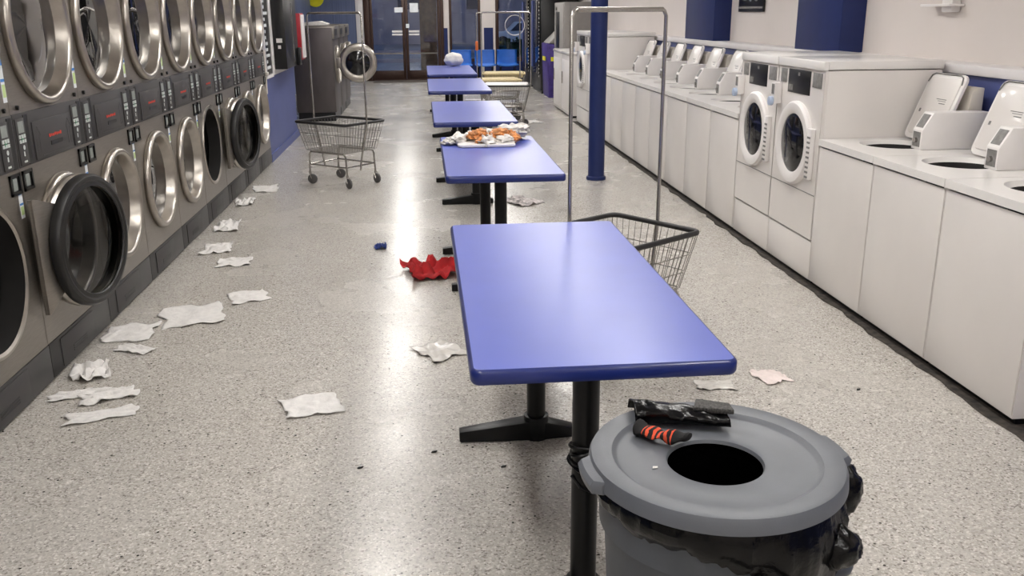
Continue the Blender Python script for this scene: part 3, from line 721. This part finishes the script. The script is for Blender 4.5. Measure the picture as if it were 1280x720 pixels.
# small white machines, grey cabinet, purple bin, black vending machines at the back right
for i, (y0, lb) in enumerate(((14.68, 'nearer low white machine in front of the tall grey cabinet'), (15.66, 'farther low white machine in front of the tall grey cabinet'))):
    t = thing('compact_washer', lb, 'washing machine', (XR, y0, 0), 0, 'low white machines')
    MB().box(0, .38, .01, .96, .03, .99).build('cabinet', WHITE, t, bevel=.015)
    MB().box(-.006, .0, .06, .90, .08, .90).build('front_door', WPLAS, t, bevel=.006)
    MB().box(-.01, .385, .0, .965, .99, 1.03).build('top', WHITE2, t, bevel=.01)
    MB().box(.03, .37, .03, .94, 0, .03).build('toe_base', IRON, t)
    MB().box(-.02, -.006, .80, .84, .5, .7).build('handle', CHROME, t, bevel=.004)
t = thing('grey_cabinet', 'tall grey steel cabinet behind the low white machines', 'cabinet', (2.60, 17.0, 0))
MB().box(0, .50, 0, 1.3, .0, 1.83).build('body', GREYM, t, bevel=.015)
MB().box(-.012, .0, .06, 1.09, .06, 1.80).build('front_door', GREYM, t, bevel=.006)
MB().box(-.02, -.012, .55, .95, 1.0, 1.66).build('black_strip', BLACK, t, bevel=.004)
MB().cyl((-.03, .9, 1.72), (-.01, .9, 1.72), .03).build('lock', CHROME, t)
MB().box(.10, .104, -.004, .001, .05, 1.82).build('seam', GREYP, t)
t = thing('purple_bin', 'purple bin with a yellow label between the vending machines and grey cabinet', 'bin', (2.46, 18.36, 0))
MB().prism([(.04, 0), (.36, 0), (.38, 1.02), (.0, 1.06)], 'y', 0, .85).build('body', PURPLE, t, bevel=.02)
MB().prism([(-.012, .72), (.0, .72), (.0, .80), (-.012, .80)], 'y', .2, .6).build('yellow_label', YELL, t)
MB().prism([(.08, -.003), (.24, -.003), (.24, .002), (.08, .002)], 'z', .72, .80).build('yellow_label', YELL, t)
b = MB(); b.prism([(.03, 1.06), (.38, 1.06), (.38, 1.32), (.30, 1.32)], 'y', .02, .83); b.build('sloped_lid', GREYM, t, bevel=.02)
for i, (y0, lb) in enumerate(((19.35, 'nearer black vending machine on the back right, edge of small white marks'), (21.3, 'farther black vending machine beside the right window'))):
    t = thing('vending_machine', lb, 'vending machine', (2.46, y0, 0), 0, 'black vending machines')
    MB().box(0, .80, 0, 1.6, .06, 2.1).build('cabinet', BLACK, t, bevel=.02)
    MB().box(-.03, .0, .05, 1.1, .4, 1.95).build('display_window', DGLASS, t, bevel=.006)
    MB().box(-.034, -.03, 1.12, 1.4, .5, 1.9).build('blue_poster', mat('poster_blue', srgb(56, 70, 128), .4), t)
    k = MB()
    for j in range(22): k.box(-.038, -.03, .012, .034, .35 + j * .078, .35 + j * .078 + R.uniform(.015, .04))
    k.build('white_marks', WPLAS, t)
    MB().box(.03, .77, .03, 1.57, 0, .06).build('plinth', BLACK, t)

# navy column
t = thing('round_column', 'round navy column standing between the aisle and the white washers', 'column', (1.735, 9.10, 0))
MB().cyl((0, 0, 0), (0, 0, CEIL), .083, 40).build('shaft', NAVY, t, smooth=True)
MB().lathe([(.083, .0), (.10, .0), (.10, .03), (.085, .04)], (0, 0, 0), 'z', 40).build('base_collar', NAVY, t, smooth=True)

# signs and device on right wall
t = thing('wall_sign', 'small black framed sign with three grey symbols high on the right wall', 'sign', (XRW - .022, 8.87, 1.64))
MB().box(0, .02, 0, .72, 0, .52).build('board', BLACK, t, bevel=.004)
MB().box(-.004, .0, .02, .70, .03, .05).build('grey_stripe', GREYP, t)
k = MB()
for j, yc in enumerate((.20, .36)): k.lathe([(.045, 0), (.045, -.006), (.07, -.006), (.07, 0)], (0, yc, .17), 'x', 24)
k.box(-.006, 0, .46, .58, .11, .13); k.box(-.006, 0, .46, .58, .21, .23); k.box(-.006, 0, .46, .48, .11, .23); k.box(-.006, 0, .56, .58, .11, .23); k.box(-.006, 0, .50, .54, .15, .19)
k.build('grey_symbols', LCD, t)
t = thing('wall_dispenser', 'small white fixture high on the right wall above the near washers', 'fixture', (XRW - .002, 5.5, 1.66))
MB().box(-.10, 0, 0, .34, .005, .02).build('shelf', WPLAS, t, bevel=.003); MB().box(-.06, 0, .04, .16, -.03, .10).build('body', WPLAS, t, bevel=.01)

# ------------------------------------------------------------------ waiting chairs at the window
def chair(x, label, w=.52):
    t = thing('waiting_chair', label, 'chair', (x, 22.6, 0), 0, 'blue waiting chairs under the windows')
    h = w / 2 - .015
    s = MB(); n = 8; vs = []; fs = []
    prof = [(-.02, .80), (.0, .79), (-.02, .60), (-.05, .47), (-.10, .43), (-.30, .42), (-.46, .44), (-.50, .42)]
    for i in range(n + 1):
        u = -1 + 2 * i / n
        for (y, z) in prof:
            cz = .025 * u * u; vs.append((u * h, y - cz * (1 if z > .5 else 0), z + (cz if z < .5 else 0)))
    m_ = len(prof)
    for i in range(n):
        for j in range(m_ - 1): fs.append((i * m_ + j, (i + 1) * m_ + j, (i + 1) * m_ + j + 1, i * m_ + j + 1))
    s.add(vs, fs); o = s.build('seat_shell', CHAIRB, t, smooth=True)
    so = o.modifiers.new('s', 'SOLIDIFY'); so.thickness = .02
    l = MB()
    for sx in (-.17, .17):
        l.tube([(sx, -.44, .01), (sx, -.40, .40), (sx, -.08, .40), (sx, .02, .01)], .012, 8)
    l.build('leg_frame', IRON, t, smooth=True)
    return t
for x, lb in ((.93, 'left blue moulded chair under the window by the doors'), (1.50, 'middle blue moulded chair in front of the white pier'), (2.04, 'right blue moulded chair beside the black vending machine')): chair(x, lb)

# ------------------------------------------------------------------ trash can with liner
TX, TY, LZt = .597, 1.70, .738
t = thing('trash_can', 'round grey trash can with open-centre lid in front of the nearest table', 'trash can', (TX, TY, 0))
b = MB(); prof = [(.001, .012), (.185, .012), (.195, .0), (.203, .02), (.234, .56), (.237, .575), (.246, .58), (.248, .67), (.240, .675), (.228, .66), (.19, .03), (.001, .03)]
b.lathe(prof, (0, 0, 0), 'z', 72); b.build('body', GREYBODY, t, smooth=True)
l = MB()
lp = [(.262, LZt - .038), (.273, LZt - .035), (.271, LZt - .012), (.266, LZt - .002), (.258, LZt), (.222, LZt - .004), (.214, LZt - .012), (.208, LZt - .014), (.16, LZt - .016), (.112, LZt - .019), (.104, LZt - .022), (.101, LZt - .030), (.104, LZt - .030), (.107, LZt - .027), (.115, LZt - .024), (.20, LZt - .020), (.262, LZt - .008)]
l.lathe(lp, (0, 0, 0), 'z', 96, closed=True)
lid = l.build('lid', GREYCAN, t, smooth=True)
for s, a0 in ((1, math.radians(5)), (-1, math.radians(185))):
    hk = MB(); n = 8; vs = []
    for i in range(n + 1):
        a = a0 + math.radians(-13 + 26 * i / n); r0, r1 = .262, (.296 if 0 < i < n else .278)
        for r, z in ((r0, LZt - .008), (r1 - .008, LZt - .012), (r1, LZt - .022), (r1 - .004, LZt - .040), (r0, LZt - .040)): vs.append((r * math.cos(a), r * math.sin(a), z))
    fs = [tuple(range(5)), tuple(range(n * 5, n * 5 + 5))]
    for i in range(n):
        for j in range(5): fs.append((i * 5 + j, (i + 1) * 5 + j, (i + 1) * 5 + (j + 1) % 5, i * 5 + (j + 1) % 5))
    hk.add(vs, fs); hk.build('lid_handle', GREYCAN, lid, smooth=True)
# body side handles
for a0 in (math.radians(-28),):
    hk = MB(); pts = []
    for i in range(9):
        a = a0 + math.radians(-16 + 32 * i / 8); r = .250 + .035 * math.sin(PI * i / 8); pts.append((r * math.cos(a), r * math.sin(a), .545 - .015 * math.sin(PI * i / 8)))
    hk.tube(pts, .014, 10); hk.build('side_handle', GREYBODY, t, smooth=True)
# liner
b = MB(); n = 160; prof = [(.255, .705), (.261, .695), (.267, .680), (.265, .660), (.258, .645), (.252, .635), (.250, .63)]
vs = []; fs = []; mm = len(prof)
for i in range(n):
    a = 2 * PI * i / n; ca, sa = math.cos(a), math.sin(a)
    d_ = math.atan2(math.sin(a + .75), math.cos(a + .75))        # hangs lower at the front right
    low = math.exp(-(d_ / .75) ** 2)
    for k, (r, z) in enumerate(prof):
        f = k / (mm - 1); nz = noise.noise(Vector((ca * 5, sa * 5, z * 14))); n2 = noise.noise(Vector((ca * 14, sa * 14, z * 9 + 4)))
        rr = r + (.013 * nz + .009 * n2) * min(1, k * .5) + .018 * low * f; zz = z - f * (.13 * low - .01) + f * .02 * n2
        vs.append((rr * ca, rr * sa, zz))
for i in range(n):
    j = (i + 1) % n
    for k in range(mm - 1): fs.append((i * mm + k, j * mm + k, j * mm + k + 1, i * mm + k + 1))
b.add(vs, fs); bo = b.build('bin_liner', BAG, None, smooth=True); bo.location = (TX, TY, 0)
tag(bo, 'black plastic liner bunched under the grey trash can lid', 'bin liner')
q = MB(); q.lathe([(.252, .704), (.224, .69), (.214, .66), (.198, .5), (.165, .16), (.1, .10), (.001, .08)], (0, 0, 0), 'z', 48); q.build('inner_lining', BAG, bo, smooth=True)
def lump(parent, c, s, seed, amp=.35, m_=BAG, nm='liner_bulge', nn=24):
    q = MB(); vs = []; fs = []
    for i in range(nn + 1):
        th = PI * i / nn
        for j in range(nn * 2):
            ph = 2 * PI * j / (nn * 2); d = Vector((math.sin(th) * math.cos(ph), math.sin(th) * math.sin(ph), math.cos(th)))
            k = 1 + amp * noise.noise(d * 2.2 + Vector((seed, 0, 0))) + amp * .4 * noise.noise(d * 6 + Vector((0, seed, 0)))
            vs.append((c[0] + d.x * s[0] * k, c[1] + d.y * s[1] * k, c[2] + d.z * s[2] * k))
    for i in range(nn):
        for j in range(nn * 2): j2 = (j + 1) % (nn * 2); fs.append((i * nn * 2 + j, (i + 1) * nn * 2 + j, (i + 1) * nn * 2 + j2, i * nn * 2 + j2))
    q.add(vs, fs); return q.build(nm, m_, parent, smooth=True)
lump(bo, (.283, -.02, .640), (.042, .04, .062), 3, .18)
lump(bo, (.20, -.165, .60), (.055, .05, .05), 8, .16)
q = MB(); q.tube([(-.06, -.285, .60), (.02, -.30, .565), (.08, -.295, .53), (.13, -.27, .50), (.18, -.235, .515)], [.006, .012, .016, .02, .008], 8); q.build('liner_fold', BAG, bo, smooth=True)
# sock, and the torn plastic behind it
def rest(o): return o
s = MB(); n = 26; m_ = 14; vs = []; fs = []
for i in range(n + 1):
    u = i / n; x = -.062 + .124 * u; yb = -.012 * math.sin(u * PI) + (.012 if u > .8 else 0) * (u - .8) * 5
    hw = .022 + .004 * math.sin(u * 7); hh = .011 + .003 * math.sin(u * 9 + 1)
    if i in (0, n): hw *= .75; hh *= .6
    for j in range(m_):
        a = 2 * PI * j / m_; vs.append((x, yb + hw * math.cos(a), hh * math.sin(a) + .004 * math.sin(u * 18 + a)))
for i in range(n):
    for j in range(m_): j2 = (j + 1) % m_; fs.append((i * m_ + j, (i + 1) * m_ + j, (i + 1) * m_ + j2, i * m_ + j2))
fs += [tuple(range(m_)), tuple(range(n * m_, n * m_ + m_))]
s.add(vs, fs); so = s.build('sock', sock_mat(), smooth=True); so.location = (.503, 1.800, LZt + .003); so.rotation_euler = (0, .0, math.radians(-38))
tag(so, 'black sock with orange stripes lying on the grey trash can lid', 'sock')
MESHM = mat('dark_mesh', srgb(66, 64, 62), .6, noise_amt=.5, noise_scale=220)
g = MB(); nu, nv = 40, 10; vs = []; fs = []
for i in range(nu + 1):
    for j in range(nv + 1):
        u, v_ = i / nu, j / nv
        x = -.105 + .21 * u; y = -.05 + .085 * v_ - .03 * u + .02 * (1 - u)
        z = (.016 + .022 * math.sin(v_ * PI)) * (1 - .45 * u) + .007 * noise.noise(Vector((u * 6, v_ * 4, 2)))
        if j in (0, nv): z *= .12
        vs.append((x, y, z + .002))
for i in range(nu):
    for j in range(nv): a = i * (nv + 1) + j; fs.append((a, a + nv + 1, a + nv + 2, a + 1))
g.add(vs, fs); bg = g.build('torn_bag', BAG, smooth=True); bg.location = (.565, 1.895, LZt - .003); bg.modifiers.new('s', 'SOLIDIFY').thickness = .004
tag(bg, 'crumpled black plastic on the back edge of the trash can lid, behind the sock', 'plastic bag')
MB().prism([(.03, -.03), (.12, -.055), (.12, -.015), (.05, .02)], 'z', .02, .034).build('mesh_corner', MESHM, bg, bevel=.004)
for k, (x, y) in enumerate(((-.145, -.03), (.06, .15), (.02, .165))):
    o = MB().prism([(0, 0), (.012, .002), (.013, .008), (.003, .009)], 'z', 0, .0015).build('paper_scrap', PAPER); o.location = (TX + x, TY + y, LZt - .0155)
    tag(o, ('tiny white paper scrap on the left part of the trash can lid', 'tiny white paper scrap at the back of the lid hole', 'tiny white scrap on the lid close behind the hole')[k], 'paper scrap', 'paper scraps on the lid')

# ------------------------------------------------------------------ litter on the floor
def sheet(x, y, lx, ly, rz, label, m_=PAPER, h=.012, seed=None, name='dryer_sheet', cat='dryer sheet', grp='dryer sheets littering the floor'):
    seed = seed if seed is not None else R.uniform(0, 99); q = MB(); nu, nv = 22, 14; vs = []; fs = []
    for i in range(nu + 1):
        for j in range(nv + 1):
            u, v_ = -1 + 2 * i / nu, -1 + 2 * j / nv
            k = 1 + .28 * noise.noise(Vector((u * 1.7, v_ * 1.7, seed))); sk = .35 * noise.noise(Vector((u * 1.1, seed, 0)))
            z = .003 + h * max(0, noise.noise(Vector((u * 2.4 + seed, v_ * 2.4, 0))) + .25) + h * .35 * abs(noise.noise(Vector((u * 6, v_ * 6, seed))))
            vs.append((u * lx / 2 * k, (v_ + sk * 1.2) * ly / 2 * k, z))
    for i in range(nu):
        for j in range(nv): a = i * (nv + 1) + j; fs.append((a, a + nv + 1, a + nv + 2, a + 1))
    q.add(vs, fs); o = q.build(name, m_, smooth=True); o.location = (x, y, 0); o.rotation_euler = (0, 0, rz)
    o.modifiers.new('s', 'SOLIDIFY').thickness = .001
    return tag(o, label, cat, grp)
sheet(-1.60, 3.945, .24, .09, .25, 'narrow white dryer sheet nearest the foot of the left dryers, at far lower left')
sheet(-1.43, 3.70, .27, .11, .3, 'white dryer sheet nearest the camera in the lower-left litter')
sheet(-1.46, 3.90, .22, .12, .5, 'translucent sheet just behind the nearest lower-left sheet', h=.02)
sheet(-1.64, 4.22, .17, .22, .2, 'crumpled sheet against the black kick panel at lower left', h=.04)
sheet(-1.63, 4.77, .26, .28, .1, 'white sheet by the kick panel of the second dryer')
sheet(-1.36, 5.05, .34, .40, .3, 'largest flat sheet in the litter by the left dryers')
sheet(-1.52, 4.50, .2, .1, -.4, 'thin curled sheet between the lower-left sheets')
sheet(-1.10, 5.36, .22, .22, .4, 'sheet on the aisle side of the litter by the third dryer')
sheet(-.54, 3.69, .24, .20, .3, 'single white sheet alone in the aisle left of the nearest table')
sheet(-1.58, 8.97, .24, .34, .2, 'white sheet on the floor by the seventh dryer')
sheet(-1.66, 8.3, .16, .3, .1, 'small sheet by the foot of the sixth dryer', h=.03)
sheet(-1.62, 7.35, .18, .4, .1, 'sheet lying by the foot of the fifth dryer', h=.03)
sheet(-1.55, 6.6, .2, .3, .1, 'sheet lying by the foot of the fourth dryer', h=.02)
sheet(-1.35, 6.2, .22, .22, .1, 'faint sheet in the aisle by the third dryer')
sheet(1.565, 3.80, .13, .16, .3, 'pinkish-white sheet on the floor right of the nearest table', m_=mat('pink_paper', srgb(232, 218, 214), .8))
sheet(1.69, 14.3, .24, .42, .2, 'white scrap on the floor past the parked carts')
sheet(.87, 8.0, .28, .36, .6, 'printed paper lying on the floor right of the third table', m_=mat('printed_paper', srgb(200, 190, 190), .7, noise_amt=.5, noise_scale=20), name='printed_paper', cat='paper', grp=None) if False else None
o = sheet(.84, 8.02, .26, .36, .6, 'crumpled printed paper on the floor right of the third table', m_=mat('printed_paper', srgb(206, 198, 196), .7, noise_amt=.45, noise_scale=20), h=.03, name='printed_paper', cat='paper')
CLEAR = mat('clear_film', srgb(206, 202, 196), .2); 
sheet(.035, 4.31, .20, .24, .5, 'clear plastic scrap on the floor left of the nearest table', m_=CLEAR, h=.016, name='plastic_film', cat='plastic film')
sheet(1.285, 3.72, .17, .11, -.1, 'clear plastic scrap between the table corner and the trash can', m_=CLEAR, h=.01, name='plastic_film', cat='plastic film')
o = sheet(.02, 5.78, .34, .36, .2, 'red cloth dropped on the floor behind the nearest table', m_=mat('red_cloth', srgb(190, 34, 38), .85, noise_amt=.2, noise_scale=12), h=.09, seed=4.4, name='red_cloth', cat='cloth')
o = sheet(-.355, 6.48, .09, .10, 0, 'small blue cap lying on the aisle floor', m_=mat('blue_scrap', srgb(44, 66, 140), .5), h=.04, name='blue_scrap', cat='litter')
for k, (x, y) in enumerate(((.24, 3.05), (-.02, 3.2), (1.9, 3.6), (-.3, 3.1))):
    o = MB().prism([(0, 0), (.02, .004), (.025, .014), (.006, .012)], 'z', 0, .006).build('lint', BLACK, bevel=.002); o.location = (x, y, .0)
    tag(o, ('dark lint tuft under the nearest table foot', 'dark speck of lint in the aisle by the table foot', 'dark lint speck before the second washer', 'dark lint speck in the left aisle foreground')[k], 'lint', 'dark lint on the floor')

# bag of clothes on the second table
t = thing('bag_of_clothes', 'open plastic bag with orange cloth pieces on a white tray, on the second table', 'bag', (.42, 6.42, .757))
MB().prism(rounded_rect(-.20, .20, -.21, .13, .04), 'z', .002, .022).build('tray', WPLAS, t, bevel=.006)
FILM = mat('crinkled_film', srgb(214, 210, 206), .35, noise_amt=.25, noise_scale=14, bump=.8, bump_scale=18)
def heap(pts, s, m_, nm, amp=.5, seed=0):
    q = MB(); nn = 14
    for k, (x, y, z, a) in enumerate(pts):
        vs = []; fs = []
        for i in range(nn + 1):
            th = PI * i / nn
            for j in range(nn * 2):
                ph = PI * j / nn; d = Vector((math.sin(th) * math.cos(ph), math.sin(th) * math.sin(ph), math.cos(th))); kk = a * (1 + amp * noise.noise(d * 2.5 + Vector((seed + k * 7, 0, 0))))
                vs.append((x + d.x * s[0] * kk, y + d.y * s[1] * kk, max(.004, z + d.z * s[2] * kk)))
        for i in range(nn):
            for j in range(nn * 2): j2 = (j + 1) % (nn * 2); fs.append((i * nn * 2 + j, (i + 1) * nn * 2 + j, (i + 1) * nn * 2 + j2, i * nn * 2 + j2))
        q.add(vs, fs)
    return q.build(nm, m_, t, smooth=True)
heap([(-.19, .0, .03, .9), (-.26, -.03, .02, .6), (-.08, .08, .035, 1), (.05, .08, .045, 1.0), (.17, .14, .065, 1.15), (.27, .30, .06, 1.0), (.24, .2, .06, 1), (.0, -.1, .02, 1.0), (.14, -.07, .03, .9)], (.075, .10, .042), FILM, 'film', .6, 2)
heap([(-.07, -.02, .06, 1), (-.03, .04, .07, .9), (.11, .02, .065, 1.2), (.17, .05, .055, 1.1), (-.04, -.12, .035, .7), (.2, -.03, .04, .9)], (.055, .06, .032), ORNG, 'orange_pieces', .6, 5)
o = lump(None, (0, 0, 0), (.165, .16, .115), 6, .12, PAPER, 'white_bundle'); o.location = (.54, 16.3, .757 + .118); tag(o, 'round white bundle on the farthest blue table', 'bundle')
